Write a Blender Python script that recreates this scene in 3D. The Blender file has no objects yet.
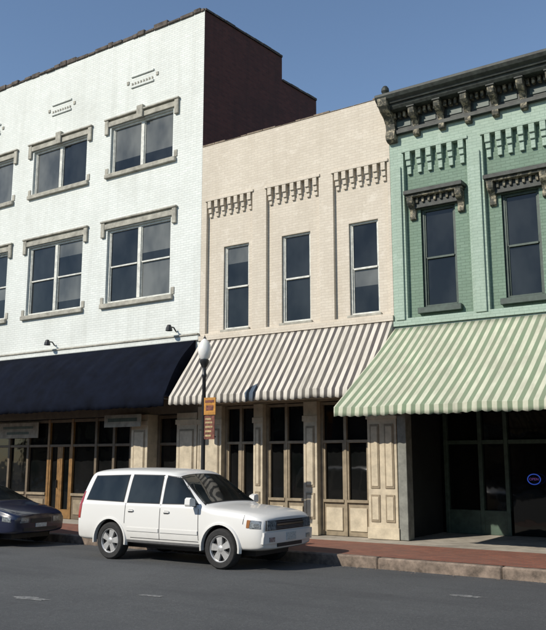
import bpy, bmesh, math, random
from mathutils import Vector, Matrix
from mathutils.bvhtree import BVHTree
random.seed(7)
sc=bpy.context.scene
sc.view_settings.view_transform='Standard'; sc.view_settings.look='None'; sc.view_settings.exposure=0

# ------------------------------------------------------------------ materials
class NT:
    def __init__(s,name):
        s.m=bpy.data.materials.new(name); s.m.use_nodes=True
        s.n=s.m.node_tree.nodes; s.l=s.m.node_tree.links
        s.b=s.n['Principled BSDF']; s.tc=s.n.new('ShaderNodeTexCoord')
    def new(s,t,**k):
        n=s.n.new(t)
        for a,v in k.items(): setattr(n,a,v)
        return n
    def link(s,a,b): s.l.new(a,b)
    def noise(s,scale,detail=4,rough=.6,vec=None,stretch=None):
        n=s.new('ShaderNodeTexNoise'); n.inputs['Scale'].default_value=scale
        n.inputs['Detail'].default_value=detail; n.inputs['Roughness'].default_value=rough
        v=vec or s.tc.outputs['Object']
        if stretch:
            mp=s.new('ShaderNodeMapping'); mp.inputs['Scale'].default_value=stretch
            s.link(v,mp.inputs['Vector']); v=mp.outputs[0]
        s.link(v,n.inputs['Vector']); return n.outputs['Fac']
    def ramp(s,fac,stops):
        r=s.new('ShaderNodeValToRGB'); e=r.color_ramp.elements
        while len(e)<len(stops): e.new(0.5)
        for i,(p,c) in enumerate(stops):
            e[i].position=p; e[i].color=(c,c,c,1) if not isinstance(c,tuple) else (*c,1)
        s.link(fac,r.inputs[0]); return r.outputs[0]
    def mix(s,fac,a,b,mode='MIX'):
        m=s.new('ShaderNodeMix',data_type='RGBA',blend_type=mode)
        for inp,v in ((m.inputs[0],fac),(m.inputs[6],a),(m.inputs[7],b)):
            if isinstance(v,(int,float)): inp.default_value=v
            elif isinstance(v,tuple): inp.default_value=(*v,1)
            else: s.link(v,inp)
        return m.outputs[2]
    def bump(s,h,strength=.3,dist=.01):
        b=s.new('ShaderNodeBump'); b.inputs['Strength'].default_value=strength; b.inputs['Distance'].default_value=dist
        s.link(h,b.inputs['Height']); s.link(b.outputs[0],s.b.inputs['Normal']); return b
    def col(s,c):
        if isinstance(c,tuple): s.b.inputs['Base Color'].default_value=(*c,1)
        else: s.link(c,s.b.inputs['Base Color'])
    def set(s,**k):
        for a,v in k.items(): s.b.inputs[a.replace('_',' ')].default_value=v

def plain(name,c,rough=.6,var=.15,scale=3,metal=0,bump=0,coat=0,fine=40,spec=.5):
    t=NT(name)
    n=t.noise(scale,6,.65)
    d=tuple(x*(1-var*1.6) for x in c); u=tuple(min(1,x*(1+var)) for x in c)
    t.col(t.ramp(n,[(.3,d),(.7,u)]))
    t.set(Roughness=rough,Metallic=metal); t.b.inputs['Specular IOR Level'].default_value=spec
    if coat: t.b.inputs['Coat Weight'].default_value=coat; t.b.inputs['Coat Roughness'].default_value=.06
    if bump: t.bump(t.noise(fine,4),bump,.01)
    return t.m

def wallvec(t,horizontal=False):
    if horizontal: return t.tc.outputs['Object']
    s=t.new('ShaderNodeSeparateXYZ'); t.link(t.tc.outputs['Object'],s.inputs[0])
    a=t.new('ShaderNodeMath',operation='ADD'); t.link(s.outputs[0],a.inputs[0]); t.link(s.outputs[1],a.inputs[1])
    c=t.new('ShaderNodeCombineXYZ'); t.link(a.outputs[0],c.inputs[0]); t.link(s.outputs[2],c.inputs[1])
    return c.outputs[0]

def brick(name,c1,c2,mortar,dirt=(.2,.18,.15),dirtamt=.35,w=.21,h=.072,ms=.007,bump=.5,rough=.85,horizontal=False,patch=None,peel=None):
    t=NT(name); v=wallvec(t,horizontal)
    wn=t.new('ShaderNodeTexNoise'); wn.inputs['Scale'].default_value=2.5; t.link(v,wn.inputs['Vector'])
    vm=t.new('ShaderNodeVectorMath',operation='MULTIPLY_ADD'); t.link(wn.outputs['Color'],vm.inputs[0]); vm.inputs[1].default_value=(.02,.012,0); t.link(v,vm.inputs[2])
    b=t.new('ShaderNodeTexBrick'); t.link(vm.outputs[0],b.inputs['Vector'])
    b.inputs['Scale'].default_value=1; b.inputs['Brick Width'].default_value=w; b.inputs['Row Height'].default_value=h
    b.inputs['Mortar Size'].default_value=ms; b.inputs['Mortar Smooth'].default_value=.3; b.inputs['Bias'].default_value=0
    b.inputs['Color1'].default_value=(*c1,1); b.inputs['Color2'].default_value=(*c2,1); b.inputs['Mortar'].default_value=(*mortar,1)
    big=t.noise(.55,6,.7); st=t.noise(1.7,6,.65,stretch=(1.6,1.6,.16)); fine=t.noise(9,5,.7)
    m=t.mix(t.ramp(big,[(.45,0.0),(.8,dirtamt)]),b.outputs['Color'],dirt)
    m=t.mix(t.ramp(st,[(.48,0.0),(.78,dirtamt)]),m,dirt)
    m=t.mix(t.ramp(fine,[(.35,.25),(.6,0.0)]),m,tuple(x*.74 for x in c1))
    if patch: 
        pn=t.noise(2.3,6,.75)
        m=t.mix(t.ramp(pn,[(.56,0.0),(.64,.6)]),m,patch)
    if peel:
        pn=t.noise(7,8,.8)
        m=t.mix(t.ramp(pn,[(.65,0.0),(.68,.7)]),m,peel)
    t.col(m); t.set(Roughness=rough)
    inv=t.new('ShaderNodeMath',operation='SUBTRACT'); inv.inputs[0].default_value=1; t.link(b.outputs['Fac'],inv.inputs[1])
    ad=t.new('ShaderNodeMath',operation='MULTIPLY_ADD'); ad.inputs[1].default_value=.9
    t.link(fine,ad.inputs[0]); t.link(inv.outputs[0],ad.inputs[2])
    t.bump(ad.outputs[0],bump,.013)
    return t.m

M={}
M['white']=brick('white_painted_brick',(.72,.745,.705),(.66,.69,.65),(.55,.575,.545),dirt=(.42,.43,.385),dirtamt=.42,patch=(.60,.62,.575),peel=(.47,.46,.41),bump=.45)
M['tan']=brick('tan_painted_brick',(.61,.55,.455),(.56,.50,.41),(.50,.445,.36),dirt=(.40,.345,.265),dirtamt=.42,patch=(.65,.595,.505),peel=(.44,.35,.27),bump=.35)
M['green']=brick('green_painted_brick',(.36,.455,.375),(.32,.41,.335),(.25,.335,.27),dirt=(.25,.31,.245),dirtamt=.42,patch=(.40,.485,.41),peel=(.25,.28,.21),bump=.4)
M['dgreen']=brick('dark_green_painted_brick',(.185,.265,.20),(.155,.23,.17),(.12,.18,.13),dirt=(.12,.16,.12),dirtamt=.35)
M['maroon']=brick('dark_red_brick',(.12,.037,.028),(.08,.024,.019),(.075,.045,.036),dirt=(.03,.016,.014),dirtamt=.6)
M['redbrick']=brick('red_brick',(.26,.10,.065),(.20,.075,.05),(.28,.24,.2),dirtamt=.3)
M['farbrick']=plain('distant_brick',(.07,.045,.035),.9,.4,.4); M['fartan']=plain('distant_stucco',(.09,.08,.065),.9,.3,.4)
M['stone']=plain('limestone',(.36,.345,.29),.85,.28,4,bump=.4)
M['coping']=plain('weathered_coping',(.10,.082,.068),.9,.5,5,bump=.5)
M['tancop']=plain('stained_parapet_top',(.24,.19,.14),.9,.45,4,bump=.5)
M['cream']=plain('cream_paint',(.51,.44,.32),.55,.16,5,bump=.1)
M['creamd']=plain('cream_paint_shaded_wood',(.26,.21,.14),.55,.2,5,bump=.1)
M['brownd']=plain('brown_painted_frame',(.13,.10,.065),.55,.2,5,bump=.1)
M['wood']=plain('varnished_wood',(.22,.12,.04),.4,.25,6)
M['frame']=plain('white_window_frame',(.60,.60,.54),.5,.2,8)
M['greenframe']=plain('dark_green_trim',(.045,.070,.055),.5,.25,8)
M['greenshop']=plain('green_shopfront_paint',(.06,.095,.07),.5,.25,6)
M['cornice']=plain('cornice_dark_paint',(.028,.034,.028),.6,.5,7,bump=.3)
t=NT('cornice_peeling_paint'); n=t.noise(8,8,.75); t.col(t.ramp(n,[(.38,(.035,.040,.032)),(.5,(.08,.075,.055)),(.56,(.30,.265,.185))])); t.set(Roughness=.75); t.bump(n,.5,.01); M['corn2']=t.m
M['black']=plain('black_metal',(.015,.015,.016),.4,.2,5)
M['rail']=plain('painted_rail_metal',(.12,.12,.11),.4,.2,5)
M['greyp']=plain('grey_painted_pier',(.20,.205,.18),.6,.25,5,bump=.1)
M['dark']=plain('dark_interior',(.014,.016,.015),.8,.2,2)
M['roof']=plain('roof_felt',(.07,.07,.07),.9,.3,2)
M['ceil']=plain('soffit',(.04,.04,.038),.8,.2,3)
def glass(name,a,b,scale=1.2,rough=.04,ior=1.45):
    t=NT(name); n=t.noise(scale,3,.5,stretch=(1,1,.6))
    t.col(t.ramp(n,[(.35,a),(.65,b)])); t.set(Roughness=rough); t.b.inputs['IOR'].default_value=ior
    t.bump(t.noise(1.6,2),.16,.03); return t.m
M['glass']=glass('window_glass_dark',(.004,.005,.006),(.022,.025,.026))
M['glassb']=glass('window_glass_blind',(.055,.06,.06),(.14,.145,.135))
M['glasss']=glass('shop_glass',(.003,.004,.004),(.010,.010,.010),ior=1.4)

def stripes(name,a,b,period,duty,off=0):
    t=NT(name); s=t.new('ShaderNodeSeparateXYZ'); t.link(t.tc.outputs['Object'],s.inputs[0])
    m=t.new('ShaderNodeMath',operation='MULTIPLY_ADD'); m.inputs[1].default_value=1/period; m.inputs[2].default_value=200+off
    t.link(s.outputs[0],m.inputs[0])
    f=t.new('ShaderNodeMath',operation='FRACT'); t.link(m.outputs[0],f.inputs[0])
    r=t.ramp(f.outputs[0],[(0,0.0),(.03,1.0),(duty,1.0),(duty+.04,0.0)])
    c=t.mix(r,b,a)
    d=t.noise(1.5,5,.6); c=t.mix(t.ramp(d,[(.4,0.0),(.75,.4)]),c,(.25,.23,.18))
    d2=t.noise(3,4,.6,stretch=(3,.5,.5)); c=t.mix(t.ramp(d2,[(.45,0.0),(.75,.32)]),c,(.18,.17,.13))
    t.col(c); t.set(Roughness=.9); t.b.inputs['Specular IOR Level'].default_value=.2; t.bump(t.noise(3,3),.4,.04)
    return t.m
M['aw_tan']=stripes('striped_canvas_grey',(.60,.56,.49),(.085,.078,.076),.20,.54)
M['aw_green']=stripes('striped_canvas_green',(.56,.565,.435),(.19,.25,.16),.185,.50)
M['aw_navy']=plain('navy_canvas',(.0035,.0055,.0125),.9,.3,2,bump=.3,fine=4,spec=.1)

# ------------------------------------------------------------------ mesh helper
class MB:
    def __init__(s): s.v=[]; s.f=[]; s.mi=[]; s.mats=[]
    def mid(s,m):
        if m not in s.mats: s.mats.append(m)
        return s.mats.index(m)
    def quad(s,p,m):
        i=len(s.v); s.v+= [tuple(q) for q in p]; s.f.append(tuple(range(i,i+len(p)))); s.mi.append(s.mid(m))
    def box(s,x0,x1,y0,y1,z0,z1,m):
        if x0>x1:x0,x1=x1,x0
        if y0>y1:y0,y1=y1,y0
        if z0>z1:z0,z1=z1,z0
        i=len(s.v)
        s.v+=[(x,y,z) for z in (z0,z1) for y in (y0,y1) for x in (x0,x1)]
        for f in ((0,2,3,1),(4,5,7,6),(0,1,5,4),(2,6,7,3),(0,4,6,2),(1,3,7,5)):
            s.f.append(tuple(i+k for k in f)); s.mi.append(s.mid(m))
    def extr(s,prof,x0,x1,m):
        i=len(s.v); n=len(prof)
        s.v+=[(x0,y,z) for y,z in prof]+[(x1,y,z) for y,z in prof]
        for k in range(n):
            j=(k+1)%n; s.f.append((i+k,i+j,i+n+j,i+n+k)); s.mi.append(s.mid(m))
        s.f.append(tuple(range(i+n-1,i-1,-1))); s.mi.append(s.mid(m))
        s.f.append(tuple(range(i+n,i+2*n))); s.mi.append(s.mid(m))
    def lathe(s,prof,c,m,seg=24,axis='z'):
        i=len(s.v); n=len(prof)
        for k in range(seg):
            a=2*math.pi*k/seg
            for r,h in prof:
                if axis=='z': s.v.append((c[0]+r*math.cos(a),c[1]+r*math.sin(a),c[2]+h))
                else: s.v.append((c[0]+r*math.cos(a),c[1]+h,c[2]+r*math.sin(a)))
        for k in range(seg):
            k2=(k+1)%seg
            for j in range(n-1):
                s.f.append((i+k*n+j,i+k2*n+j,i+k2*n+j+1,i+k*n+j+1)); s.mi.append(s.mid(m))
    def tube(s,pts,r,m,seg=8):
        for a,b in zip(pts[:-1],pts[1:]):
            a=Vector(a);b=Vector(b);d=(b-a).normalized(); q=d.to_track_quat('Z','Y')
            i=len(s.v)
            for p in (a,b):
                for k in range(seg):
                    t=2*math.pi*k/seg; s.v.append(tuple(p+q@Vector((r*math.cos(t),r*math.sin(t),0))))
            for k in range(seg):
                k2=(k+1)%seg; s.f.append((i+k,i+k2,i+seg+k2,i+seg+k)); s.mi.append(s.mid(m))
            s.f.append(tuple(i+k for k in range(seg-1,-1,-1))); s.mi.append(s.mid(m))
            s.f.append(tuple(i+seg+k for k in range(seg))); s.mi.append(s.mid(m))
    def wall(s,y,x0,x1,z0,z1,ops,depth,m,rm=None):
        rm=rm or m
        xs=sorted({x0,x1}|{a for o in ops for a in o[:2] if x0<a<x1}); zs=sorted({z0,z1}|{a for o in ops for a in o[2:4] if z0<a<z1})
        for i in range(len(xs)-1):
            for j in range(len(zs)-1):
                cx=(xs[i]+xs[i+1])/2; cz=(zs[j]+zs[j+1])/2
                if any(o[0]<cx<o[1] and o[2]<cz<o[3] for o in ops): continue
                s.quad([(xs[i],y,zs[j]),(xs[i+1],y,zs[j]),(xs[i+1],y,zs[j+1]),(xs[i],y,zs[j+1])],m)
        for o in ops:
            a,b,c,d=o[:4]; y2=y+depth
            s.quad([(a,y,c),(a,y2,c),(a,y2,d),(a,y,d)],rm); s.quad([(b,y2,c),(b,y,c),(b,y,d),(b,y2,d)],rm)
            s.quad([(a,y,d),(a,y2,d),(b,y2,d),(b,y,d)],rm); s.quad([(a,y2,c),(a,y,c),(b,y,c),(b,y2,c)],rm)
    def obj(s,name,parent=None,bevel=0,smooth=False,mods=()):
        me=bpy.data.meshes.new(name); me.from_pydata(s.v,[],s.f)
        for m in s.mats: me.materials.append(M[m] if isinstance(m,str) else m)
        me.polygons.foreach_set('material_index',s.mi)
        if smooth: me.polygons.foreach_set('use_smooth',[True]*len(s.f))
        me.update()
        o=bpy.data.objects.new(name,me); sc.collection.objects.link(o)
        if parent: o.parent=parent
        if smooth:
            bm=bmesh.new(); bm.from_mesh(me); bmesh.ops.remove_doubles(bm,verts=bm.verts,dist=.0004)
            bmesh.ops.recalc_face_normals(bm,faces=bm.faces); bm.to_mesh(me); bm.free()
            me.set_sharp_from_angle(angle=math.radians(35))
        if bevel:
            b=o.modifiers.new('Bevel','BEVEL'); b.width=bevel; b.segments=1; b.limit_method='ANGLE'
        return o
def empty(name,loc=(0,0,0)):
    o=bpy.data.objects.new(name,None); o.location=loc; sc.collection.objects.link(o); o.empty_display_size=.3; return o

def window(F,G,x0,x1,z0,z1,yb,mull=False,rail=True,fm='frame',gm='glass',t=.055,blind=None):
    F.box(x0,x0+t,yb-.09,yb-.001,z0,z1,fm); F.box(x1-t,x1,yb-.09,yb-.001,z0,z1,fm)
    F.box(x0+t,x1-t,yb-.09,yb-.001,z1-t,z1,fm); F.box(x0+t,x1-t,yb-.092,yb-.001,z0,z0+t*1.2,fm)
    halves=[(x0+t,x1-t)]
    if mull:
        c=(x0+x1)/2; F.box(c-.065,c+.065,yb-.1,yb-.001,z0+t*1.2,z1-t,fm); halves=[(x0+t,c-.065),(c+.065,x1-t)]
    zm=(z0+z1)/2
    for a,b in halves:
        for q0,q1,yo in ((zm,z1-t,.065),(z0+t*1.2,zm,.045)) if rail else ((z0+t*1.2,z1-t,.06),):
            g=gm; yy=yb-yo+.02
            if blind and random.random()<blind:
                zc=q0+(q1-q0)*random.choice((0,.25,.5,.6)); G.quad([(a,yy,zc),(b,yy,zc),(b,yy,q1),(a,yy,q1)],'glassb')
                if zc>q0: G.quad([(a,yy,q0),(b,yy,q0),(b,yy,zc),(a,yy,zc)],g)
            else:
                tl=random.uniform(-.004,.004)
                G.quad([(a,yy,q0),(b,yy+tl,q0),(b,yy+tl,q1),(a,yy,q1)],g)
            F.box(a,a+.03,yb-yo-.005,yb-yo+.028,q0,q1,fm); F.box(b-.03,b,yb-yo-.005,yb-yo+.028,q0,q1,fm)
        if rail: F.box(a+.03,b-.03,yb-.08,yb-.02,zm-.025,zm+.025,fm)

ZB=.22
# ================================================================== WHITE BUILDING
WX1=-14.05; WX0=-27.0; TOPW=15.36
wb=empty('white_brick_building',(0,0,0))
winX=[(-25.27,-22.65),(-21.55,-18.93),(-17.83,-15.21)]
ops=[]
for a,b in winX: ops+=[(a,b,10.93,12.50),(a,b,6.73,9.08)]
W=MB(); W.wall(0,WX0,WX1,4.0,TOPW,ops,.17,'white')
W.obj('front_wall',wb)
F=MB();G=MB();T=MB()
for a,b in winX:
    window(F,G,a,b,10.93,12.50,.17,True,False,'frame','glass',.07,.5)
    window(F,G,a,b,6.73,9.08,.17,True,True,'frame','glass',.07,.5)
    for z0,z1,key in ((10.93,12.50,True),(6.73,9.08,False)):
        T.box(a-.16,b+.16,-.10,.17,z0-.14,z0-.002,'stone')
        T.box(a-.20,b+.20,-.06,.0,z1+.03,z1+.20,'stone')
        for xx in (a-.24,b+.08): T.box(xx,xx+.16,-.075,.0,z1-.22,z1+.25,'stone')
        for xx in (a-.20,b+.06): 
            T.box(xx,xx+.14,-.025,0,z0+.002,z0+.22,'stone')
        if key: T.box((a+b)/2-.13,(a+b)/2+.13,-.12,0,z1-.0,z1+.42,'stone')
        T.box(a-.26,b+.26,-.10,0,z1+.252,z1+.31,'stone')
    c=(a+b)/2
    T.box(c-.48,c+.48,-.045,0,13.62,13.70,'white'); T.box(c-.48,c+.48,-.045,0,13.98,14.05,'white')
    for k in range(8): T.box(c-.46+k*.12,c-.40+k*.12,-.03,0,13.702,13.80,'stone')
    for s in (-1,1): T.box(c+s*.62-.05,c+s*.62+.05,-.03,0,13.78,13.9,'stone')
T.box(WX0,WX1-.0,-.07,0,5.30,5.44,'white'); T.box(WX0,WX1,-.10,0,5.442,5.50,'stone')
F.obj('window_frames',wb,.006);G.obj('window_glass',wb);T.obj('stone_trim',wb,.012)
C=MB(); x=WX0
while x<WX1-.02:
    w=random.uniform(.18,.6); x2=min(x+w,WX1-.002); C.box(x,x2-.012,-.05+random.uniform(-.02,.02),.32,TOPW-random.uniform(0,.03),TOPW+random.uniform(.05,.17),'coping'); x=x2
dx,dy=math.sin(math.radians(5)),math.cos(math.radians(5))
def sp(t,z,off=0): return (WX1+dx*t-off*dy, dy*t+off*dx, z)
steps=[(0.0,3.74,TOPW),(3.74,5.69,14.52),(5.69,22,13.3)]
S=MB()
for a,b,z in steps:
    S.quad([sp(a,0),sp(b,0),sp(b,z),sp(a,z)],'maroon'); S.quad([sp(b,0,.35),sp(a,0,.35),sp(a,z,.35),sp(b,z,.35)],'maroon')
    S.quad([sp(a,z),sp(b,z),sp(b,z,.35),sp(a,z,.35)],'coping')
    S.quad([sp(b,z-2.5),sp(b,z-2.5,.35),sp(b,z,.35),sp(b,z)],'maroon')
    t=a
    while t<b-.05:
        t2=min(t+.45,b); h=.06+random.uniform(0,.03)
        p=[sp(t+.01,z,-.04),sp(t2-.01,z,-.04),sp(t2-.01,z,.39),sp(t+.01,z,.39)]
        q=[(u[0],u[1],u[2]+h) for u in p]
        S.quad(q,'coping'); S.quad([p[0],p[1],q[1],q[0]],'coping'); S.quad([p[1],p[2],q[2],q[1]],'coping'); S.quad([p[3],p[0],q[0],q[3]],'coping')
        t=t2
S.obj('side_wall',wb); C.obj('parapet_coping',wb,.015)
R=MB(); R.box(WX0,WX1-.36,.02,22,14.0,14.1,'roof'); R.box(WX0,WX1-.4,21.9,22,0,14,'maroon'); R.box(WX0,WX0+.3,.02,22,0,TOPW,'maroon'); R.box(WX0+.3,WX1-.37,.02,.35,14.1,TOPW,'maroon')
R.obj('roof',wb)
SF=MB(); Yr=.45
SF.wall(.0,WX0,WX1,3.3,4.0,[],.1,'brownd')
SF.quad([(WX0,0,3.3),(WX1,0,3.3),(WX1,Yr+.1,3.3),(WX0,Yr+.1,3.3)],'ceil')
for a,b in ((WX0,-26.4),(-16.50,-15.86),(-14.78,-14.06)):
    SF.box(a,b,-.04,Yr,ZB,3.30,'cream')
    SF.box(a-.03,b+.0,-.07,-.041,ZB,.52,'cream'); SF.box(a-.03,b+.0,-.07,-.041,2.98,3.12,'cream')
    for z0,z1 in ((.65,1.35),(1.48,2.85)):
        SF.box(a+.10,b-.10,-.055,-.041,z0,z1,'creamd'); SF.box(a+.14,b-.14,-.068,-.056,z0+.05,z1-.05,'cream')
GL=MB(); GL.quad([(WX0,Yr,ZB),(WX1,Yr,ZB),(WX1,Yr,3.3),(WX0,Yr,3.3)],'glasss')
vx=[-26.0,-25.2,-24.3,-23.4,-22.45,-21.5,-20.5,-19.42,-18.36,-17.6,-16.9,-15.8,-14.82]
for i,x in enumerate(vx): SF.box(x-.05,x+.05,Yr-.09,Yr-.002,ZB,3.29,'wood' if x in(-20.5,-19.42) else 'brownd')
for i in range(len(vx)-1):
    a,b=vx[i]+.05,vx[i+1]-.05
    if -16.9<=vx[i]<-15.85: continue
    SF.box(a,b,Yr-.08,Yr-.002,2.42,2.50,'brownd')
    SF.box(a,b,Yr-.08,Yr-.002,3.19,3.28,'brownd')
    if vx[i]==-20.5:
        c=(a+b)/2; SF.box(c-.05,c+.05,Yr-.075,Yr-.002,ZB,2.42,'wood')
        for p,q in ((a,c-.05),(c+.05,b)):
            SF.box(p,q,Yr-.07,Yr-.002,ZB,.50,'wood'); SF.box(p,p+.07,Yr-.072,Yr-.002,.5,2.42,'wood'); SF.box(q-.07,q,Yr-.072,Yr-.002,.5,2.42,'wood')
        SF.box(c-.09,c-.07,Yr-.13,Yr-.08,1.15,1.4,'black')
    else:
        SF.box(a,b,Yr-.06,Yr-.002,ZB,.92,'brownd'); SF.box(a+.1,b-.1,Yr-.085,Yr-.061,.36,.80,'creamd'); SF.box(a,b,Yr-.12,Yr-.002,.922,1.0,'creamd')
SF.obj('storefront_woodwork',wb,.008); GL.obj('storefront_glass',wb)
SG=MB(); SG.box(-22.9,-20.95,.28,.31,2.72,3.22,'stone'); SG.box(-22.7,-21.2,.272,.279,3.02,3.10,'greenframe'); SG.box(-22.5,-21.4,.272,.279,2.84,2.92,'greenframe')
SG.box(-17.35,-15.9,-.30,-.27,2.95,3.30,'stone'); SG.box(-17.2,-16.05,-.308,-.301,3.10,3.2,'greenframe')
SG.obj('sign_boards',wb)
L=MB()
for gx in (-20.0,-14.9):
    L.tube([(gx,-.02,5.62),(gx,-.12,5.72),(gx,-.28,5.72)],.02,'black'); L.lathe([(.0,.10),(.05,.09),(.09,0),(.10,-.08)],(gx,-.32,5.68),'black',14)
L.obj('wall_lights',wb)

def awning(name,x0,x1,ytop,ztop,yf,zf,val,mat,sag=.03,scal=.03,period=.235,bulge=0,step=.045,ribs=4):
    e=MB(); n=int((x1-x0)/step); m=14
    rows=[]
    for i in range(n+1):
        x=x0+(x1-x0)*i/n; col=[]
        fr=abs(math.sin(math.pi*i/n*ribs))
        for j in range(m+1):
            t=j/m; y=ytop+(yf-ytop)*t; z=ztop+(zf-ztop)*t
            z+=-sag*math.sin(math.pi*t)*(.5+.5*fr)+bulge*math.sin(math.pi*t)
            y+=-bulge*.6*math.sin(math.pi*t)
            z+=(.012*math.sin(x*7.3+t*5)+.007*math.sin(x*17+t*9))*math.sin(math.pi*t)
            z-=.024*fr*t
            col.append((x,y,z))
        wv=.016*math.sin(x*5.1)+.012*math.sin(x*13.7)
        dz=-.024*fr
        col.append((x,yf-.01+wv*.5,zf+dz-val*.5))
        col.append((x,yf-.01+wv,zf+dz-val+scal*(1-abs(math.sin(math.pi*(x/period))))))
        rows.append(col)
    k=len(rows[0]); e.v=[p for r in rows for p in r]
    mi=e.mid(mat)
    for i in range(n):
        for j in range(k-1):
            e.f.append((i*k+j,i*k+j+1,(i+1)*k+j+1,(i+1)*k+j)); e.mi.append(mi)
    for i in (0,n):
        pts=rows[i][:m+1]; b=len(e.v)
        e.v+=pts; e.v.append((pts[0][0],ytop,zf)); e.f.append(tuple(range(b,b+m+2))); e.mi.append(mi)
    o=e.obj(name,None,smooth=True)
    s=o.modifiers.new('Thick','SOLIDIFY'); s.thickness=.006
    p=MB()
    for q in range(ribs+1):
        x=x0+.05+(x1-x0-.1)*q/ribs
        p.tube([(x,ytop+.02,ztop-.08-sag),(x,yf+.02,zf-.06-sag*.2)],.014,'rail'); p.tube([(x,ytop+.02,zf-.03),(x,yf+.02,zf-.06)],.014,'rail')
    p.tube([(x0+.02,yf+.02,zf-.06),(x1-.02,yf+.02,zf-.06)],.014,'rail')
    p.obj('awning_frame',o)
    return o
awning('navy_awning',WX0+.4,-14.16,-.03,5.32,-1.3,3.66,.26,'aw_navy',sag=0,scal=.02,bulge=.13,ribs=8)
awning('grey_striped_awning',-13.98,-8.12,-.03,5.26,-1.3,3.64,.22,'aw_tan',sag=.03,scal=.035,period=.20)
awning('green_striped_awning',-8.07,-2.0,-.03,5.07,-3.0,3.06,.19,'aw_green',sag=.07,scal=.03,period=.185)

# ================================================================== TAN BUILDING
def corbels(mb,a,b,zt,mat,per=.232,h=.46,w=.12,yf=0,yb=.1):
    n=int(round((b-a)/per)); per=(b-a)/n
    for k in range(n):
        c=a+per*(k+.5)+random.uniform(-.008,.008)
        mb.box(c-w/2,c+w/2,yf-.03,yb,zt-.20,zt,mat); mb.box(c-w/2+.008,c+w/2-.008,yf+.01,yb,zt-.34,zt-.2,mat); mb.box(c-w/2+.016,c+w/2-.016,yf+.05,yb,zt-h,zt-.34,mat)
    mb.box(a-.04,b+.04,yf-.035,yf-.001,zt+.002,zt+.075,mat)
tb=empty('tan_brick_building')
TX0=-14.045;TX1=-8.10;TOPT=10.98
bays=[(-13.86,-12.26),(-11.80,-10.14),(-9.72,-8.18)]
tw=[(-13.30,-12.44),(-11.36,-10.47),(-9.33,-8.51)]
W=MB(); W.wall(0,TX0,TX1,3.9,TOPT,[(a,b,5.46,9.28) for a,b in bays],.10,'tan')
for (a,b),(c,d) in zip(bays,tw): W.wall(.10,a,b,5.46,9.28,[(c,d,5.53,7.90)],.15,'tan')
W.box(TX0,TX1,-.06,-.001,5.27,5.40,'tan')
W.quad([(TX0,0,TOPT),(TX1,0,TOPT),(TX1,.3,TOPT),(TX0,.3,TOPT)],'coping')
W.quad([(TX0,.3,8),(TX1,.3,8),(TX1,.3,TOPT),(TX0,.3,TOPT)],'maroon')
W.quad([(TX1,0,TOPT),(TX1,.3,TOPT),(TX1,.3,10.2),(TX1,0,10.2)],'tan')
W.obj('front_wall',tb)
K=MB()
for a,b in bays: corbels(K,a,b,9.28,'tan')
x=TX0
while x<TX1-.01:
    w=random.uniform(.15,.6); x2=min(x+w,TX1); K.box(x,x2-.01,-.015,.3,TOPT+.001,TOPT+random.uniform(.015,.06),'tancop'); x=x2
K.obj('corbels',tb,.006)
F=MB();G=MB();T=MB()
for c,d in tw:
    window(F,G,c,d,5.53,7.90,.25,False,True,'frame','glass',.05,.5)
    T.box(c-.06,d+.06,.03,.24,5.462,5.528,'stone')
F.obj('window_frames',tb,.005);G.obj('window_glass',tb);T.obj('sills',tb,.01)
R=MB(); R.box(TX0+.02,TX1-.02,.31,22,9.9,10.0,'roof'); R.box(TX0+.02,TX1-.02,21.9,22,0,9.9,'maroon'); R.obj('roof',tb)
SF=MB();GL=MB(); Yr=.22
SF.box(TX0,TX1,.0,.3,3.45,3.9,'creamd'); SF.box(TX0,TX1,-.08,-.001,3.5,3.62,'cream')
GL.quad([(TX0,Yr,ZB),(TX1,Yr,ZB),(TX1,Yr,3.45),(TX0,Yr,3.45)],'glasss')
def pier(a,b,n=1):
    SF.box(a,b,-.03,Yr,ZB,3.449,'cream'); SF.box(a-.025,b+.025,-.06,-.031,ZB,.48,'cream'); SF.box(a-.025,b+.025,-.06,-.031,2.96,3.10,'cream')
    w=(b-a)/n
    for k in range(n):
        p=a+w*k+.07; q=a+w*(k+1)-.07
        for z0,z1 in ((.60,1.22),(1.36,2.84)):
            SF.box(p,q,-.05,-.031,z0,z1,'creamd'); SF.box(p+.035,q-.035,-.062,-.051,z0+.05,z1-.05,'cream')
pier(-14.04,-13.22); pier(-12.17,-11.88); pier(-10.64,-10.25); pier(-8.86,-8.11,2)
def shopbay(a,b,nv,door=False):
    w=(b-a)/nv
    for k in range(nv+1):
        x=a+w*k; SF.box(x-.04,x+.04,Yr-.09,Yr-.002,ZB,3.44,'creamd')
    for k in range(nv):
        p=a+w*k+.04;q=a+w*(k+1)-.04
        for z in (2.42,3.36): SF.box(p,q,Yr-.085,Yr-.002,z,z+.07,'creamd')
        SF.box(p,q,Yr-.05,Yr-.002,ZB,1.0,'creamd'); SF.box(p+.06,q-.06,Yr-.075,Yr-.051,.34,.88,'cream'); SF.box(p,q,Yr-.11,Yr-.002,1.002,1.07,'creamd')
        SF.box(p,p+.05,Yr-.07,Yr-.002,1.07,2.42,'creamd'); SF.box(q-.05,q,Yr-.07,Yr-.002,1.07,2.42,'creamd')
shopbay(-13.18,-12.21,2);shopbay(-11.84,-10.68,2,True);shopbay(-10.21,-8.90,2)
SF.obj('storefront_woodwork',tb,.008);GL.obj('storefront_glass',tb)

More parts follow.
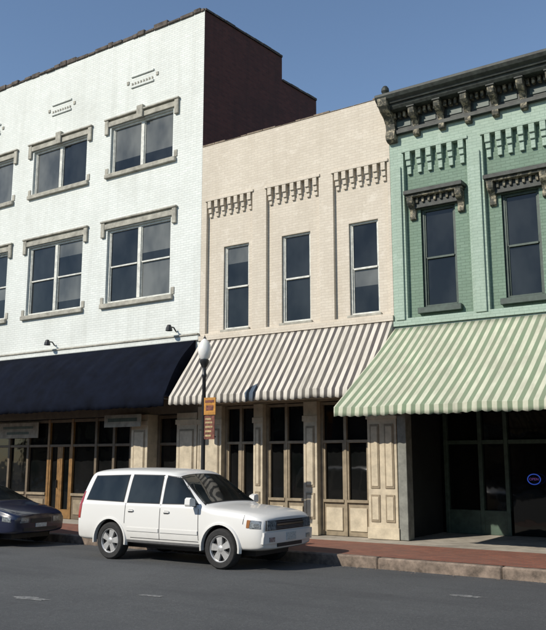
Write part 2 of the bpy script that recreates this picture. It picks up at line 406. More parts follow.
# ================================================================== GREEN BUILDING
gb=empty('green_brick_building')
GX0=-8.095;GX1=-2.0;TOPG=10.6
bays=[(-7.74,-6.14),(-5.76,-4.24),(-3.86,-2.34)]
gw=[(-7.38,-6.52),(-5.42,-4.58),(-3.52,-2.68)]
W=MB(); W.wall(0,GX0,GX1,3.9,TOPG,[(a,b,5.3,9.40) for a,b in bays],.12,'green')
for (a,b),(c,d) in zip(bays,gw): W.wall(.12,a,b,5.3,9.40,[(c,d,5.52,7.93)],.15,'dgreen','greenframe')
W.quad([(GX1,0,3.9),(GX1,20,3.9),(GX1,20,TOPG),(GX1,0,TOPG)],'redbrick')
W.quad([(GX0,0,TOPG),(GX0,.3,TOPG),(GX0,.3,9.9),(GX0,0,9.9)],'maroon')
W.box(GX0,GX1,-.05,-.001,5.12,5.24,'green')
W.obj('front_wall',gb)
K=MB()
for a,b in bays:
    corbels(K,a,b,9.40,'green',per=.255,h=.55,w=.13,yf=0,yb=.12)
for a,b in ((-8.03,-7.80),(-6.08,-5.82),(-4.18,-3.92)): K.box(a,b,-.05,-.001,5.26,9.05,'green')
K.obj('corbels',gb,.006)
F=MB();G=MB();T=MB()
def bracket(mb,x,w,zt,zb,yd,yb,mat):
    pr=[(yb,zt),(yb,zb)]
    H=zt-zb;Dp=yd
    for u,v in ((.16,.0),(.30,.05),(.34,.16),(.26,.28),(.30,.42),(.48,.55),(.78,.64),(.95,.74),(1.0,.86),(1.0,1.0)):
        pr.append((yb-Dp*u,zb+H*v))
    mb.extr(pr,x-w/2,x+w/2,mat)
for c,d in gw:
    window(F,G,c,d,5.52,7.93,.27,False,True,'greenframe','glass',.06,.0)
    T.box(c-.10,d+.10,-.02,.26,5.38,5.518,'greenframe')
    T.box(c-.30,d+.30,-.20,.12,8.26,8.36,'cornice'); T.box(c-.26,d+.26,-.14,.12,8.20,8.258,'corn2')
    T.box(c-.10,d+.10,-.0,.12,7.94,8.198,'cornice')
    n=7
    for k in range(n):
        x=c-.02+(d-c+.04)*k/(n-1); T.box(x-.03,x+.03,-.05,-.001,8.06,8.198,'corn2')
    for x in (c-.17,d+.17):
        bracket(T,x,.15,8.198,7.68,.26,.12,'corn2')
F.obj('window_frames',gb,.005);G.obj('window_glass',gb);T.obj('window_hoods',gb,.008)
C=MB(); cx0,cx1=-8.16,GX1+.02
C.extr([(0,10.52),(-.50,10.52),(-.52,10.57),(-.60,10.62),(-.64,10.70),(-.64,10.76),(0,10.80)],cx0,cx1,'cornice')
C.extr([(0,10.40),(-.40,10.40),(-.44,10.46),(-.46,10.518),(0,10.518)],cx0+.06,cx1,'cornice')
C.box(cx0+.1,cx1,-.07,-.001,9.98,10.398,'cornice')
C.box(cx0+.1,cx1,-.12,-.001,9.88,9.978,'cornice')
x=cx0+.18; k=0
while x<cx1:
    if k==0: bracket(C,x,.24,10.75,9.70,.62,0,'corn2')
    else:
        bracket(C,x,.15,10.398,9.74,.40,-.001,'corn2')
        C.box(x-.10,x+.10,-.43,-.0,10.36,10.397,'cornice')
    for q in range(1,5):
        xx=x+.13*q
        C.box(xx-.035,xx+.035,-.20,-.071,10.26,10.398,'corn2')
    C.box(x+.14,x+.51,-.09,-.071,10.04,10.2,'greenframe')
    x+=.65;k+=1
C.obj('cornice',gb,.006)
u=MB(); u.lathe([(0,.22),(.05,.21),(.09,.15),(.10,.08),(.07,.02),(.12,-.02),(.12,-.06)],(-7.98,-.4,10.84),'cornice',16); u.obj('finial',gb)
R=MB(); R.box(GX0+.02,GX1-.02,.01,20,9.9,10.0,'roof'); R.box(GX0+.02,GX1-.02,19.9,20,0,9.9,'maroon'); R.obj('roof',gb)
SF=MB();GL=MB()
SF.box(GX0,GX1,.0,.3,3.3,3.9,'creamd'); SF.box(GX0+.0,GX0+.22,-.02,.3,ZB,3.3,'greyp'); SF.box(GX1-.3,GX1,-.02,.3,ZB,3.3,'green')
SF.box(-4.0,-3.85,.0,.2,ZB,3.3,'greenframe')
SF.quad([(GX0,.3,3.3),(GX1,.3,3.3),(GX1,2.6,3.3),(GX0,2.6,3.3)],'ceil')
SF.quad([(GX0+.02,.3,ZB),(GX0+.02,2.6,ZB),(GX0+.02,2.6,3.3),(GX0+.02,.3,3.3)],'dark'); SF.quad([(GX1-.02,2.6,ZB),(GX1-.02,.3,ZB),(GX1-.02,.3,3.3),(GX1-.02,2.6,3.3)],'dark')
GL.quad([(GX0,2.5,ZB),(GX1,2.5,ZB),(GX1,2.5,3.3),(GX0,2.5,3.3)],'glasss')
for x in (-7.9,-7.0,-6.35,-5.2,-4.3,-3.3,-2.3): SF.box(x-.05,x+.05,2.38,2.498,ZB,3.29,'greenshop')
SF.box(-7.95,-6.3,2.40,2.497,ZB,.8,'greenshop'); SF.box(-5.2,-2.2,2.40,2.497,ZB,.8,'greenshop'); SF.box(-7.9,-2.2,2.41,2.496,2.4,2.5,'greenshop')
SF.obj('storefront_woodwork',gb,.008);GL.obj('storefront_glass',gb)
def emis(name,c,s):
    t=NT(name); t.set(Roughness=.5); t.col(c); t.b.inputs['Emission Color'].default_value=(*c,1); t.b.inputs['Emission Strength'].default_value=s; return t.m
M['nblue']=emis('neon_blue',(.04,.10,.55),.45); M['nred']=emis('neon_red',(.20,.08,.30),.3)
ne=MB(); pts=[(-5.68+.15*math.cos(a*math.pi/12),2.30,1.56+.12*math.sin(a*math.pi/12)) for a in range(25)]
ne.tube(pts,.012,'nblue',6)
tn=ne.obj('open_sign')
cu=bpy.data.curves.new('open_text','FONT'); cu.body='OPEN'; cu.size=.085; cu.align_x='CENTER'; cu.align_y='CENTER'; cu.extrude=.005; cu.materials.append(M['nred'])
to=bpy.data.objects.new('open_text',cu); to.location=(-5.68,2.29,1.56); to.rotation_euler=(math.radians(90),0,0); sc.collection.objects.link(to); to.parent=tn

nb=empty('red_brick_building')
W=MB(); ow=[(x,x+1.0,5.4,7.6) for x in (-.9,1.3,3.5,5.7)]+[(-1.2,7,.3,3.2)]
W.wall(0,-1.98,7.5,ZB,9.6,ow,.2,'redbrick'); W.box(-1.98,7.5,-.15,.3,9.6,9.8,'stone'); W.quad([(-1.98,.2,ZB),(7.5,.2,ZB),(7.5,.2,9.6),(-1.98,.2,9.6)],'glass'); W.box(-1.98,7.5,.3,18,9.2,9.3,'roof')
W.quad([(7.5,0,ZB),(7.5,18,ZB),(7.5,18,9.6),(7.5,0,9.6)],'redbrick'); W.obj('front_wall',nb)

x=-62
for i,(wd,h,mm) in enumerate(((13,7.5,'farbrick'),(9,10.5,'fartan'),(11,8.5,'farbrick'),(8,11,'farbrick'),(12,8,'fartan'),(10,10,'farbrick'),(11,9,'fartan'),(12,7.5,'farbrick'))):
    ob=empty('opposite_brick_building' if mm=='farbrick' else 'opposite_stucco_building')  # unseen row across the street, added to darken reflections in the glass
    b=MB(); ops=[]
    n=int(wd/2.6)
    for k in range(n):
        c=x+wd*(k+.5)/n; ops.append((c-.55,c+.55,h-4.2,h-2.2))
    b.box(x,x+wd-.05,-44,-32.0,.1,h,mm); b.box(x,x+wd-.05,-31.9,-31.6,h-.3,h+.2,'stone')
    for o_ in ops: b.box(o_[0],o_[1],-31.99,-31.95,o_[2],o_[3],'glass'); b.box(o_[0]-.1,o_[1]+.1,-31.99,-31.85,o_[2]-.15,o_[2]-.01,'stone')
    b.box(x+.6,x+wd-.7,-31.99,-31.95,.6,3.0,'glasss'); b.box(x+.3,x+wd-.4,-31.99,-30.6,3.2,3.5,'aw_navy')
    b.obj('facade',ob); x+=wd

# ================================================================== GROUND
t=NT('asphalt'); n1=t.noise(.5,6,.7); n2=t.noise(90,4,.75); n3=t.noise(5,7,.8); n4=t.noise(.9,5,.6,stretch=(.25,1.6,1)); n5=t.noise(26,6,.85)
c=t.ramp(n1,[(.3,(.064,.068,.071)),(.7,(.098,.103,.105))]); c=t.mix(t.ramp(n2,[(.3,.6),(.6,0.0)]),c,(.022,.022,.022)); c=t.mix(t.ramp(n2,[(.58,0.0),(.7,.7)]),c,(.25,.25,.24))
c=t.mix(t.ramp(n5,[(.53,0.0),(.66,.5)]),c,(.18,.18,.175)); c=t.mix(t.ramp(n5,[(.34,.5),(.46,0.0)]),c,(.035,.035,.037))
c=t.mix(t.ramp(n3,[(.58,0.0),(.70,.35)]),c,(.14,.14,.135)); c=t.mix(t.ramp(n4,[(.52,0.0),(.66,.45)]),c,(.045,.047,.05))
dn=t.new('ShaderNodeTexNoise'); dn.inputs['Scale'].default_value=1.3; dn.inputs['Detail'].default_value=5; t.link(t.tc.outputs['Object'],dn.inputs['Vector'])
vm=t.new('ShaderNodeVectorMath',operation='MULTIPLY_ADD'); t.link(dn.outputs['Color'],vm.inputs[0]); vm.inputs[1].default_value=(1.3,1.3,0); t.link(t.tc.outputs['Object'],vm.inputs[2])
vo=t.new('ShaderNodeTexVoronoi',feature='DISTANCE_TO_EDGE'); vo.inputs['Scale'].default_value=.16; t.link(vm.outputs[0],vo.inputs['Vector'])
c=t.mix(t.ramp(vo.outputs['Distance'],[(0,.30),(.002,.18),(.004,0.0)]),c,(.035,.035,.036))
t.col(c); t.set(Roughness=.88); t.bump(n5,.8,.014); M['asphalt']=t.m
M['walk']=brick('sidewalk_brick',(.27,.105,.065),(.18,.066,.043),(.15,.10,.08),dirt=(.13,.09,.07),dirtamt=.6,w=.2,h=.1,ms=.008,horizontal=True)
M['conc']=plain('concrete',(.36,.325,.27),.9,.25,2.5,bump=.4)
M['kerbc']=plain('kerb_concrete',(.20,.155,.12),.9,.42,5,bump=.6,fine=25)
M['earth']=plain('earth',(.12,.11,.08),.95,.3,.3)
g=MB(); g.box(-400,400,-400,400,-.5,-.14,'earth'); g.obj('ground')
r=MB(); ys=[(-22,0),(-12,.03),(-3.55,0),(-2.93,-.03)]
xs=[-150,-60,-40]+list(range(-30,12,2))+[30,60,150]
for i in range(len(xs)-1):
    for (ya,za),(yb,zb) in zip(ys[:-1],ys[1:]):
        r.quad([(xs[i],ya,za),(xs[i+1],ya,za),(xs[i+1],yb,zb),(xs[i],yb,zb)],'asphalt')
r.obj('road')
kb=MB(); x=-60
while x<40:
    kb.box(x,x+2.392,-2.93+random.uniform(-.006,.006),-2.76,-.3,.18+random.uniform(-.006,.004),'kerbc'); x+=2.4
kb.obj('kerb',bevel=.025)
k2=MB(); k2.box(-60,40,-22.3,-22,-.3,.15,'conc'); k2.box(-60,40,-32,-22.3,-.3,.14,'conc'); k2.obj('far_sidewalk')
s=MB(); 
def strip(y0,z0,y1,z1,m,xa=-60,xb=40): s.quad([(xa,y0,z0),(xb,y0,z0),(xb,y1,z1),(xa,y1,z1)],m)
strip(-2.765,.178,-.75,.208,'walk'); strip(-.75,.208,3,.2195,'conc')
s.obj('sidewalk')
t=NT('worn_road_paint'); n=t.noise(11,7,.85); t.col(t.ramp(n,[(.45,(.09,.095,.095)),(.62,(.30,.30,.285))])); t.set(Roughness=.85); M['paint']=t.m
pm=MB()
for cx,cy,lx,ly,rot in ((-9.76,-9.02,.42,.11,.1),(-8.49,-7.84,.30,.07,.15),(-4.58,-5.21,.30,.09,.05)):
    pts=[]
    for k in range(22):
        a=2*math.pi*k/22; rr=random.uniform(.6,1.15); X=lx*rr*math.cos(a);Y=ly*rr*math.sin(a)
        zr=.03*(-cy-3.55)/8.45+.005
        pts.append((cx+X*math.cos(rot)-Y*math.sin(rot),cy+X*math.sin(rot)+Y*math.cos(rot),zr))
    pm.quad(pts,'paint')
pm.obj('road_paint_marks')
gr=MB()
for k in range(700):
    x=random.uniform(-26,0); y=-2.96-abs(random.gauss(0,.18)); z=-.03+(-2.93-y)*.048+.004 if y>-3.55 else .004
    r0=random.uniform(.008,.03); a=random.uniform(0,6)
    gr.quad([(x+r0*math.cos(a+q*2.1),y+r0*math.sin(a+q*2.1),z+random.uniform(0,.012)) for q in range(3)],'kerbc' if random.random()<.6 else 'coping')
gr.obj('gutter_litter')

# ================================================================== STREET LAMP
lx,ly=-11.88,-2.45
t=NT('lamp_globe'); t.col((.74,.74,.70)); t.set(Roughness=.25); t.b.inputs['Subsurface Weight'].default_value=.2; M['globe']=t.m
lp=empty('street_lamp',(lx,ly,.18))
b=MB()
b.lathe([(0,0),(.20,0),(.20,.10),(.17,.13),(.16,.35),(.13,.42),(.10,.55),(.085,.75),(.065,.80),(.06,.86),(.052,.9),(.043,3.75),(.06,3.78),(.06,3.82),(.045,3.85),(.045,3.98),(.075,4.02),(.11,4.10),(.11,4.16),(.07,4.19)],(0,0,0),'black',20)
b.obj('post',lp,smooth=True)
b=MB(); b.lathe([(.08,4.17),(.125,4.22),(.155,4.33),(.16,4.42),(.14,4.52),(.10,4.60),(.05,4.65),(.02,4.69),(0,4.70)],(0,0,0),'globe',24); b.obj('globe',lp,smooth=True)
b=MB(); b.lathe([(0,4.76),(.012,4.74),(.015,4.71),(.04,4.69),(.035,4.67)],(0,0,0),'black',12); b.obj('cap',lp,smooth=True)
M['signo']=plain('orange_sign',(.44,.20,.03),.5,.25,14); M['signr']=plain('red_brown_sign',(.16,.05,.03),.5,.5,18); M['signw']=plain('sign_letters',(.36,.28,.14),.5,.3,10)
ps=empty('street_sign',(lx,ly,.18))
b=MB(); b.box(.06,.40,-.07,-.055,2.86,3.26,'signo'); b.box(.10,.36,-.076,-.071,3.14,3.2,'signr'); b.box(.12,.34,-.076,-.071,2.96,3.08,'signr')
b.box(.08,.38,-.07,-.055,2.30,2.84,'signr')
for z in (2.36,2.46,2.56,2.66,2.74): b.box(.11,.11+random.uniform(.16,.24),-.076,-.071,z,z+.045,'signw')
b.box(.04,.40,-.05,-.03,3.22,3.25,'black'); b.box(.04,.40,-.05,-.03,2.34,2.37,'black')
b.obj('sign_panels',ps,.003)

# ================================================================== VEHICLES
M['tire']=plain('tire_rubber',(.022,.022,.022),.85,.25,20,bump=.3)
M['rim']=plain('alloy_rim',(.55,.55,.54),.35,.15,10,metal=.5)
M['rimd']=plain('dark_brake',(.03,.03,.03),.6,.2,10)
t=NT('white_car_paint'); s_=t.new('ShaderNodeSeparateXYZ'); t.link(t.tc.outputs['Object'],s_.inputs[0])
gm=t.ramp(s_.outputs[2],[(.36,.5),(.75,0.0)]); dn=t.noise(5,6,.7); mm=t.mix(dn,(0,0,0),gm); 
t.col(t.mix(mm,(.68,.68,.655),(.30,.27,.22))); t.set(Roughness=.35); t.b.inputs['Coat Weight'].default_value=.6; t.b.inputs['Coat Roughness'].default_value=.08; M['pwhite']=t.m
M['pblue']=plain('navy_car_paint',(.008,.012,.035),.3,.1,1.5,coat=.8)
M['cglass']=glass('car_glass',(.006,.008,.008),(.020,.024,.024),2,.03)
M['trim']=plain('black_plastic_trim',(.025,.025,.027),.55,.15,10)
M['greytrim']=plain('grey_plastic_trim',(.16,.16,.16),.55,.15,10)
M['chrome']=plain('chrome',(.55,.55,.55),.2,.05,10,metal=1)
M['lens']=plain('headlamp_lens',(.20,.22,.23),.1,.5,26,coat=.9)
M['amber']=plain('amber_lens',(.30,.13,.05),.2,.1,10,coat=.5)
M['rlens']=plain('red_lens',(.30,.012,.01),.2,.1,10,coat=.5)
M['plate']=plain('licence_plate',(.50,.52,.51),.5,.25,30)

def ringpts(w,zb,belt,top,wr,kind):
    low=[(0,zb),(w*.8,zb),(w*.965,zb+.05),(w*1.0,zb+.22),(w*.995,(zb+.22+belt)/2+.05)]
    if kind=='cab': return low+[(w*.972,belt),(w*.955,belt+.03),(wr,top-.10),(wr-.07,top-.025),(wr*.5,top+.02),(0,top+.03)]
    if kind=='cowl': return low+[(w*.972,top-.035),(w*.955,top-.005),(w*.93,top+.01),(w*.80,top+.03),(w*.42,top+.045),(0,top+.05)]
    return low+[(w*.975,top-.12),(w*.94,top-.045),(w*.86,top-.012),(w*.70,top+.008),(w*.36,top+.03),(0,top+.037)]

def car(name,loc,stations,paint,axles,wr_,tw,side_windows,windshield,front,doors,rot=0,suv=True):
    root=empty(name,loc); root.rotation_euler=(0,0,rot)
    me=bpy.data.meshes.new('b'); bm=bmesh.new()
    cr=bm.edges.layers.float.new('crease_edge')
    rings=[]
    for (x,xt,w,zb,belt,top,wr,kind) in stations:
        P=ringpts(w,zb,belt,top,wr,kind); vs=[]
        for i,(y,z) in enumerate(P):
            xx=x
            if z>belt and xt is not None: xx=x+(xt-x)*min(1,(z-belt)/(top-belt))
            vs.append((xx,y,z))
        ring=[bm.verts.new(v) for v in vs]+[bm.verts.new((v[0],-v[1],v[2])) for v in vs[-2:0:-1]]
        rings.append(ring)
    n=len(rings[0])
    for a,b in zip(rings[:-1],rings[1:]):
        for k in range(n):
            bm.faces.new((a[k],b[k],b[(k+1)%n],a[(k+1)%n]))
    for r_ in (rings[0],rings[-1]):
        L=11
        for k in range(L-1):
            a,b=r_[k],r_[k+1]; c=r_[(n-(k+1))%n]; d=r_[(n-k)%n]
            u=[]
            for v in (a,b,c,d):
                if v not in u: u.append(v)
            if len(u)>=3: bm.faces.new(u)
    bmesh.ops.recalc_face_normals(bm,faces=bm.faces)
    for a,b in zip(rings[:-1],rings[1:]):
        for k,c in ((2,.4),(5,.45),(6,.4),(8,.15),(n-2,.4),(n-5,.45),(n-6,.4),(n-8,.15)):
            e=bm.edges.get((a[k],b[k]))
            if e: e[cr]=c
    for r_ in (rings[0],rings[-1]):
        for k in range(n):
            e=bm.edges.get((r_[k],r_[(k+1)%n]))
            if e: e[cr]=.3
    bm.to_mesh(me); bm.free()
    o=bpy.data.objects.new('tmp',me); sc.collection.objects.link(o)
    ss=o.modifiers.new('s','SUBSURF'); ss.levels=3; ss.render_levels=3
    cut=[]
    for ax in axles:
        for sgn in (-1,1):
            c=MB(); R=wr_*1.17
            c.lathe([(0,-.22),(R,-.22),(R,.22),(0,.22)],(ax,sgn*.80,wr_+.01),'trim',40,'y')
            co=c.obj('cut',None); 
            bb=bmesh.new(); bb.from_mesh(co.data); bmesh.ops.remove_doubles(bb,verts=bb.verts,dist=.0005); bmesh.ops.recalc_face_normals(bb,faces=bb.faces); bb.to_mesh(co.data); bb.free()
            m=o.modifiers.new('b','BOOLEAN'); m.operation='DIFFERENCE'; m.object=co; m.solver='EXACT'
            cut.append(co)
    dg=bpy.context.evaluated_depsgraph_get(); ev=o.evaluated_get(dg); nm=bpy.data.meshes.new_from_object(ev)
    o0=bpy.data.objects.new('body',nm); sc.collection.objects.link(o0); o0.parent=root
    nm.materials.clear(); nm.materials.append(M[paint]); nm.materials.append(M['trim'])
    for p in nm.polygons:
        c=p.center; inside=0
        for ax in axles:
            d=math.hypot(c.x-ax,c.z-wr_-.01)
            if d<wr_*1.17-.0+.003 and abs(c.y)<.97 : inside=1
        p.material_index=1 if (inside or c.z<.30) else 0
        p.use_smooth=True
    nm.set_sharp_from_angle(angle=math.radians(40))
    for c in cut: bpy.data.objects.remove(c)
    o.modifiers.clear(); ss=o.modifiers.new('s','SUBSURF'); ss.levels=3
    dg=bpy.context.evaluated_depsgraph_get(); dg.update(); ev=o.evaluated_get(dg); tm=ev.to_mesh()
    bvh=BVHTree.FromPolygons([v.co.copy() for v in tm.vertices],[tuple(p.vertices) for p in tm.polygons])
    ev.to_mesh_clear(); bpy.data.objects.remove(o)
    def patch(mb,corners,axis,m,off=.005,nu=10,nv=6,skirt=.02):
        D={'y-':Vector((0,1,0)),'y+':Vector((0,-1,0)),'x+':Vector((-1,0,0)),'x-':Vector((1,0,0)),'z+':Vector((0,0,-1))}[axis]
        g=[]
        for j in range(nv+1):
            for i in range(nu+1):
                u=i/nu;v=j/nv
                a=[(1-u)*(1-v)*corners[0][k]+u*(1-v)*corners[1][k]+u*v*corners[2][k]+(1-u)*v*corners[3][k] for k in (0,1)]
                if axis[0]=='y': org=Vector((a[0],0,a[1]))-D*3
                elif axis[0]=='x': org=Vector((0,a[0],a[1]))-D*5
                else: org=Vector((a[0],a[1],0))-D*4
                h=bvh.ray_cast(org,D)
                if h[0] is None: return
                nrm=h[1]; 
                if nrm.dot(D)>0: nrm=-nrm
                g.append(h[0]+nrm*off)
        i0=len(mb.v); mb.v+=[tuple(p) for p in g]; mi=mb.mid(m)
        for j in range(nv):
            for i in range(nu):
                q=i0+j*(nu+1)+i; mb.f.append((q,q+1,q+nu+2,q+nu+1)); mb.mi.append(mi)
        edge=[i for i in range(nu+1)]+[j*(nu+1)+nu for j in range(1,nv+1)]+[nv*(nu+1)+i for i in range(nu-1,-1,-1)]+[j*(nu+1) for j in range(nv-1,0,-1)]
        b0=len(mb.v)
        for e in edge: mb.v.append(tuple(g[e]+D*(off+skirt*.2)))
        for k in range(len(edge)):
            k2=(k+1)%len(edge); mb.f.append((i0+edge[k],i0+edge[k2],b0+k2,b0+k)); mb.mi.append(mi)
    gl=MB()
    for sgn in ('y-','y+'):
        for q in side_windows:
            cx=sum(p[0] for p in q)/4; cz=sum(p[1] for p in q)/4
            big=[(p[0]+(.018 if p[0]>cx else -.018),p[1]+(.016 if p[1]>cz else -.016)) for p in q]
            patch(gl,big,sgn,'trim',.003); patch(gl,q,sgn,'cglass',.008)
    (a0,ha),(a1,hb)=windshield[:2]
    patch(gl,[(a0,-ha-.02),(a0,ha+.02),(a1,hb+.02),(a1,-hb-.02)],'z+','trim',.003,14,10)
    patch(gl,[(a0-.03,-ha+.015),(a0-.03,ha-.015),(a1+.03,hb-.015),(a1+.03,-hb+.015)],'z+','cglass',.008,14,10)
    gl.obj('windows',root,smooth=True)
    tr=MB()
    for sgn in ('y-','y+'):
        for (xa,xb,za,zb2) in doors['seams']:
            if abs(xa-xb)<.15: patch(tr,[(xa-.007,za),(xa+.007,za),(xb+.007,zb2),(xb-.007,zb2)],sgn,'trim',.002,1,8,.005)
            else: patch(tr,[(xa,za-.006),(xb,za-.006),(xb,za+.006),(xa,za+.006)],sgn,'trim',.002,8,1,.005)
        for (xa,xb,za,zb2,mm,of) in doors['mould']: patch(tr,[(xa,za),(xb,za),(xb,zb2),(xa,zb2)],sgn,mm,of,10,2)
        for (xa,xb,za,zb2) in doors['handles']: patch(tr,[(xa,za),(xb,za),(xb,zb2),(xa,zb2)],sgn,paint,.03,4,2); patch(tr,[(xa+.02,za-.03),(xb-.02,za-.03),(xb-.02,zb2+.01),(xa+.02,zb2+.01)],sgn,'greytrim',.0025,4,2)
    tr.obj('trim',root,smooth=True)
    fr=MB()
    for (c4,ax_,m_,of,sk) in front: patch(fr,c4,ax_,m_,of,10,4,sk)
    fr.obj('front_and_rear_details',root,smooth=True)
    for i,ax in enumerate(axles):
        for sgn in (-1,1):
            w=MB(); R=wr_; yo=sgn*(tw)
            s_=sgn
            w.lathe([(R*.62,-.10*s_),(R*.68,-.115*s_),(R*.90,-.12*s_),(R*.97,-.095*s_),(R,-.06*s_),(R,.06*s_),(R*.97,.10*s_),(R*.90,.122*s_),(R*.70,.118*s_),(R*.64,.10*s_)],(0,0,0),'tire',40,'y')
            w.lathe([(R*.66,.104*s_),(R*.64,.114*s_),(R*.60,.10*s_),(R*.59,.05*s_)],(0,0,0),'rim',40,'y')
            w.lathe([(R*.61,.03*s_),(0,.03*s_)],(0,0,0),'rimd',30,'y')
            w.lathe([(R*.17,.04*s_),(R*.17,.10*s_),(R*.10,.112*s_),(0,.115*s_)],(0,0,0),'rim',24,'y')
            for k in range(5):
                a=2*math.pi*k/5+.3+ax
                def P(r,off,y): return (r*math.cos(a)-off*math.sin(a),y*s_,r*math.sin(a)+off*math.cos(a))
                A=[P(R*.12,-R*.11,.10),P(R*.12,R*.11,.10),P(R*.62,R*.19,.090),P(R*.62,-R*.19,.090)]
                B=[P(R*.12,-R*.11,.04),P(R*.12,R*.11,.04),P(R*.62,R*.19,.04),P(R*.62,-R*.19,.04)]
                w.quad(A,'rim')
                for q in range(4): w.quad([A[q],A[(q+1)%4],B[(q+1)%4],B[q]],'rim')
            wo=w.obj('wheel_%d'%(i*2+(sgn>0)+1),root,smooth=True); wo.location=(ax,yo,R)
    return root,patch

# --- SUV
S=[(-2.43,-2.22,.87,.42,1.10,1.74,.70,'cab'),(-2.40,-2.17,.92,.36,1.10,1.775,.74,'cab'),(-2.25,-2.03,.94,.34,1.10,1.80,.76,'cab'),
   (-1.5,None,.945,.34,1.10,1.825,.775,'cab'),(-.6,None,.945,.33,1.10,1.82,.775,'cab'),(.02,None,.945,.33,1.10,1.795,.77,'cab'),(.20,None,.945,.33,1.10,1.755,.76,'cab'),
   (1.02,None,.94,.33,1.07,1.12,.7,'cowl'),(1.12,None,.935,.33,1.05,1.122,.7,'hood'),(1.70,None,.93,.34,1.01,1.09,.7,'hood'),(2.08,None,.92,.34,.96,1.045,.7,'hood'),(2.29,None,.885,.36,.92,.995,.7,'hood'),(2.385,None,.80,.40,.86,.92,.65,'hood')]
sw=[[(-.02,1.16),(.87,1.17),(.28,1.65),(-.02,1.69)],
    [(-.98,1.16),(-.12,1.16),(-.12,1.695),(-.93,1.70)],
    [(-2.18,1.19),(-1.10,1.17),(-1.05,1.695),(-2.02,1.665)]]
front=[([(-.78,.73),(.78,.73),(.75,.905),(-.75,.905)],'x+','trim',.012,.1),
       ([(-.75,.74),(-.47,.74),(-.47,.90),(-.73,.90)],'x+','lens',.022,.1),([(.47,.74),(.75,.74),(.73,.90),(.47,.90)],'x+','lens',.022,.1),
       ([(-.46,.81),(.46,.81),(.46,.845),(-.46,.845)],'x+','chrome',.03,.1),
       ([(-.46,.755),(.46,.755),(.46,.763),(-.46,.763)],'x+','greytrim',.024,.1),([(-.46,.782),(.46,.782),(.46,.79),(-.46,.79)],'x+','greytrim',.024,.1),([(-.46,.87),(.46,.87),(.46,.878),(-.46,.878)],'x+','greytrim',.024,.1),
       ([(-.82,.50),(.82,.50),(.82,.70),(-.82,.70)],'x+','pwhite',.035,.2),
       ([(-.42,.425),(.42,.425),(.42,.485),(-.42,.485)],'x+','trim',.02,.1),
       ([(-.70,.53),(-.54,.53),(-.54,.61),(-.70,.61)],'x+','lens',.045,.1),([(.54,.53),(.70,.53),(.70,.61),(.54,.61)],'x+','lens',.045,.1),
       ([(-.16,.53),(.16,.53),(.16,.67),(-.16,.67)],'x+','plate',.05,.1),
       ([(2.10,.77),(2.31,.77),(2.30,.90),(2.12,.92)],'y-','lens',.010,.05),([(2.03,.78),(2.09,.78),(2.11,.92),(2.04,.92)],'y-','amber',.010,.05),
       ([(2.10,.77),(2.31,.77),(2.30,.90),(2.12,.92)],'y+','lens',.010,.05),
       ([(-2.41,.80),(-2.32,.80),(-2.27,1.35),(-2.34,1.35)],'y-','rlens',.008,.05),([(-2.41,.80),(-2.32,.80),(-2.27,1.35),(-2.34,1.35)],'y+','rlens',.008,.05),
       ([(-.60,1.18),(.60,1.18),(.56,1.60),(-.56,1.60)],'x-','cglass',.006,.05),([(-.82,.47),(.82,.47),(.82,.68),(-.82,.68)],'x-','pwhite',.04,.2)]
doors=dict(seams=[(.92,.90,.50,1.08),(-.07,-.07,.46,1.14),(-1.02,-1.02,.74,1.14),(-.07,.92,.47,.47),(-.85,-.07,.47,.47),(1.95,1.97,.84,1.0)],
   mould=[(-.95,-.09,.60,.67,'pwhite',.014),(-.05,.90,.60,.67,'pwhite',.014),(-.95,.95,.345,.43,'greytrim',.012)],
   handles=[(.02,.18,.985,1.01),(-.94,-.78,.985,1.01)])
suv,patch=car('white_suv',(-10.90,-3.98,0),S,'pwhite',(-1.435,1.435),.372,.81,sw,[(1.01,.81),(.23,.63)],front,doors)
for s_ in (-1,1):
    mr=MB(); mr.extr([(s_*.96,1.14),(s_*1.12,1.13),(s_*1.145,1.17),(s_*1.135,1.27),(s_*1.09,1.30),(s_*.98,1.27)],.74,.87,'pwhite'); mr.box(.78,.84,s_*.90,s_*.97,1.12,1.18,'trim'); 
    mr.box(.732,.739,s_*1.0,s_*1.12,1.165,1.26,'cglass')
    mr.obj('mirror',suv,.03)
al=MB()
for ax in (-1.435,1.435):
    for s_ in (-1,1):
        R=.372*1.17
        for k in range(20):
            a0=math.radians(-8)+math.radians(196)*k/20; a1=math.radians(-8)+math.radians(196)*(k+1)/20
            def q(a,r,y): return (ax+r*math.cos(a),s_*y,.382+r*math.sin(a))
            al.quad([q(a0,R-.005,.957),q(a1,R-.005,.957),q(a1,R+.03,.953),q(a0,R+.03,.953)],'pwhite')
            al.quad([q(a0,R-.005,.957),q(a1,R-.005,.957),q(a1,R-.005,.86),q(a0,R-.005,.86)],'pwhite')
            al.quad([q(a0,R+.03,.953),q(a1,R+.03,.953),q(a1,R+.055,.90),q(a0,R+.055,.90)],'pwhite')
al.obj('wheel_arches',suv,smooth=True)
wp=MB()
for y0,y1 in ((-.62,-.08),(.02,.55)): wp.tube([(1.0,y0,1.18),(.88,(y0+y1)/2,1.265),(.81,y1,1.32)],.009,'trim',6)
wp.obj('wipers',suv)
ub=MB(); ub.box(-2.0,2.0,-.55,.55,.24,.42,'trim'); ub.tube([(-1.435,-.75,.37),(-1.435,.75,.37)],.05,'trim'); ub.tube([(1.435,-.75,.37),(1.435,.75,.37)],.04,'trim'); ub.obj('underbody',suv)

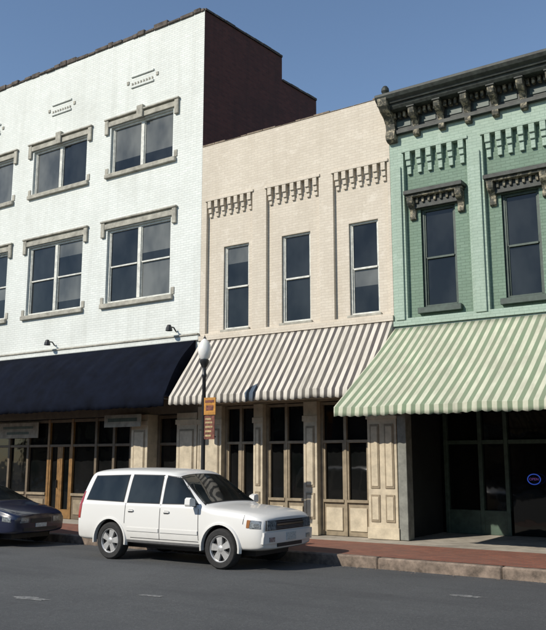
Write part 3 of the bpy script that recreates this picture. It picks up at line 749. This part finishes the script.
# --- dark sedan
S2=[(-2.38,-2.36,.80,.36,.90,.98,.6,'hood'),(-2.30,None,.86,.30,.92,1.02,.6,'hood'),(-1.75,None,.885,.28,.95,1.04,.6,'hood'),(-1.55,None,.885,.27,.98,1.05,.6,'cowl'),
    (-.95,None,.89,.27,.95,1.38,.60,'cab'),(-.5,None,.89,.27,.95,1.42,.61,'cab'),(.1,None,.89,.27,.95,1.41,.61,'cab'),(.25,None,.89,.27,.95,1.385,.60,'cab'),
    (1.10,None,.885,.27,.93,.965,.6,'cowl'),(1.2,None,.88,.27,.9,.96,.6,'hood'),(1.8,None,.87,.27,.85,.90,.6,'hood'),(2.2,None,.82,.29,.75,.80,.6,'hood'),(2.36,None,.70,.34,.68,.72,.5,'hood')]
sw2=[[(.0,1.00),(.85,.99),(.28,1.28),(.0,1.30)],[(-1.1,1.01),(-.08,1.0),(-.08,1.30),(-.85,1.28)]]
front2=[([(-.60,.56),(-.36,.56),(-.36,.68),(-.56,.68)],'x+','lens',.01,.05),([(.36,.56),(.60,.56),(.56,.68),(.36,.68)],'x+','lens',.01,.05),
  ([(-.30,.55),(.30,.55),(.30,.65),(-.30,.65)],'x+','trim',.01,.05),([(-.5,.37),(.5,.37),(.5,.44),(-.5,.44)],'x+','trim',.01,.05),([(-.16,.45),(.16,.45),(.16,.54),(-.16,.54)],'x+','plate',.02,.05),
  ([(2.0,.60),(2.24,.58),(2.22,.67),(2.0,.71)],'y-','lens',.008,.05)]
doors2=dict(seams=[(.95,.93,.38,.90),(-.04,-.04,.36,.96),(-1.05,-1.05,.60,.96)],mould=[(-.9,.9,.50,.55,'pblue',.012)],handles=[(.03,.2,.80,.83),(-.95,-.78,.80,.83)])
sed,_=car('dark_blue_sedan',(-17.95,-3.95,0),S2,'pblue',(-1.35,1.38),.32,.77,sw2,[(1.10,.74),(.28,.52)],front2,doors2)
ub=MB(); ub.box(-2.0,2.0,-.55,.55,.18,.34,'trim'); ub.obj('underbody',sed)

# ================================================================== LIGHT
sv=Vector((-.55,-1.25,1.0)).normalized()
el=math.asin(sv.z); rotz=math.atan2(sv.x,sv.y)
w=bpy.data.worlds.new('World'); sc.world=w; w.use_nodes=True
sky=w.node_tree.nodes.new('ShaderNodeTexSky'); sky.sky_type='NISHITA'; sky.sun_disc=False; sky.sun_elevation=el; sky.sun_rotation=rotz
sky.air_density=1.0; sky.dust_density=.1; sky.ozone_density=1.8
bg=w.node_tree.nodes['Background']; bg.inputs[1].default_value=.138; w.node_tree.links.new(sky.outputs[0],bg.inputs[0])
sd=bpy.data.lights.new('sun','SUN'); sd.energy=4.8; sd.angle=math.radians(.5); sd.color=(1,.93,.82)
so=bpy.data.objects.new('sun',sd); so.rotation_euler=sv.to_track_quat('Z','Y').to_euler(); so.location=(-10,-30,30); sc.collection.objects.link(so)

cd=bpy.data.cameras.new('cam'); cam=bpy.data.objects.new('camera',cd); sc.collection.objects.link(cam); sc.camera=cam
cam.location=(0,-17.16,2.0); cam.rotation_euler=(math.radians(90+10.307),0,math.radians(34)); cd.sensor_fit='HORIZONTAL'; cd.sensor_width=36; cd.lens=800/546*36; cd.clip_end=2000; cd.clip_start=.1
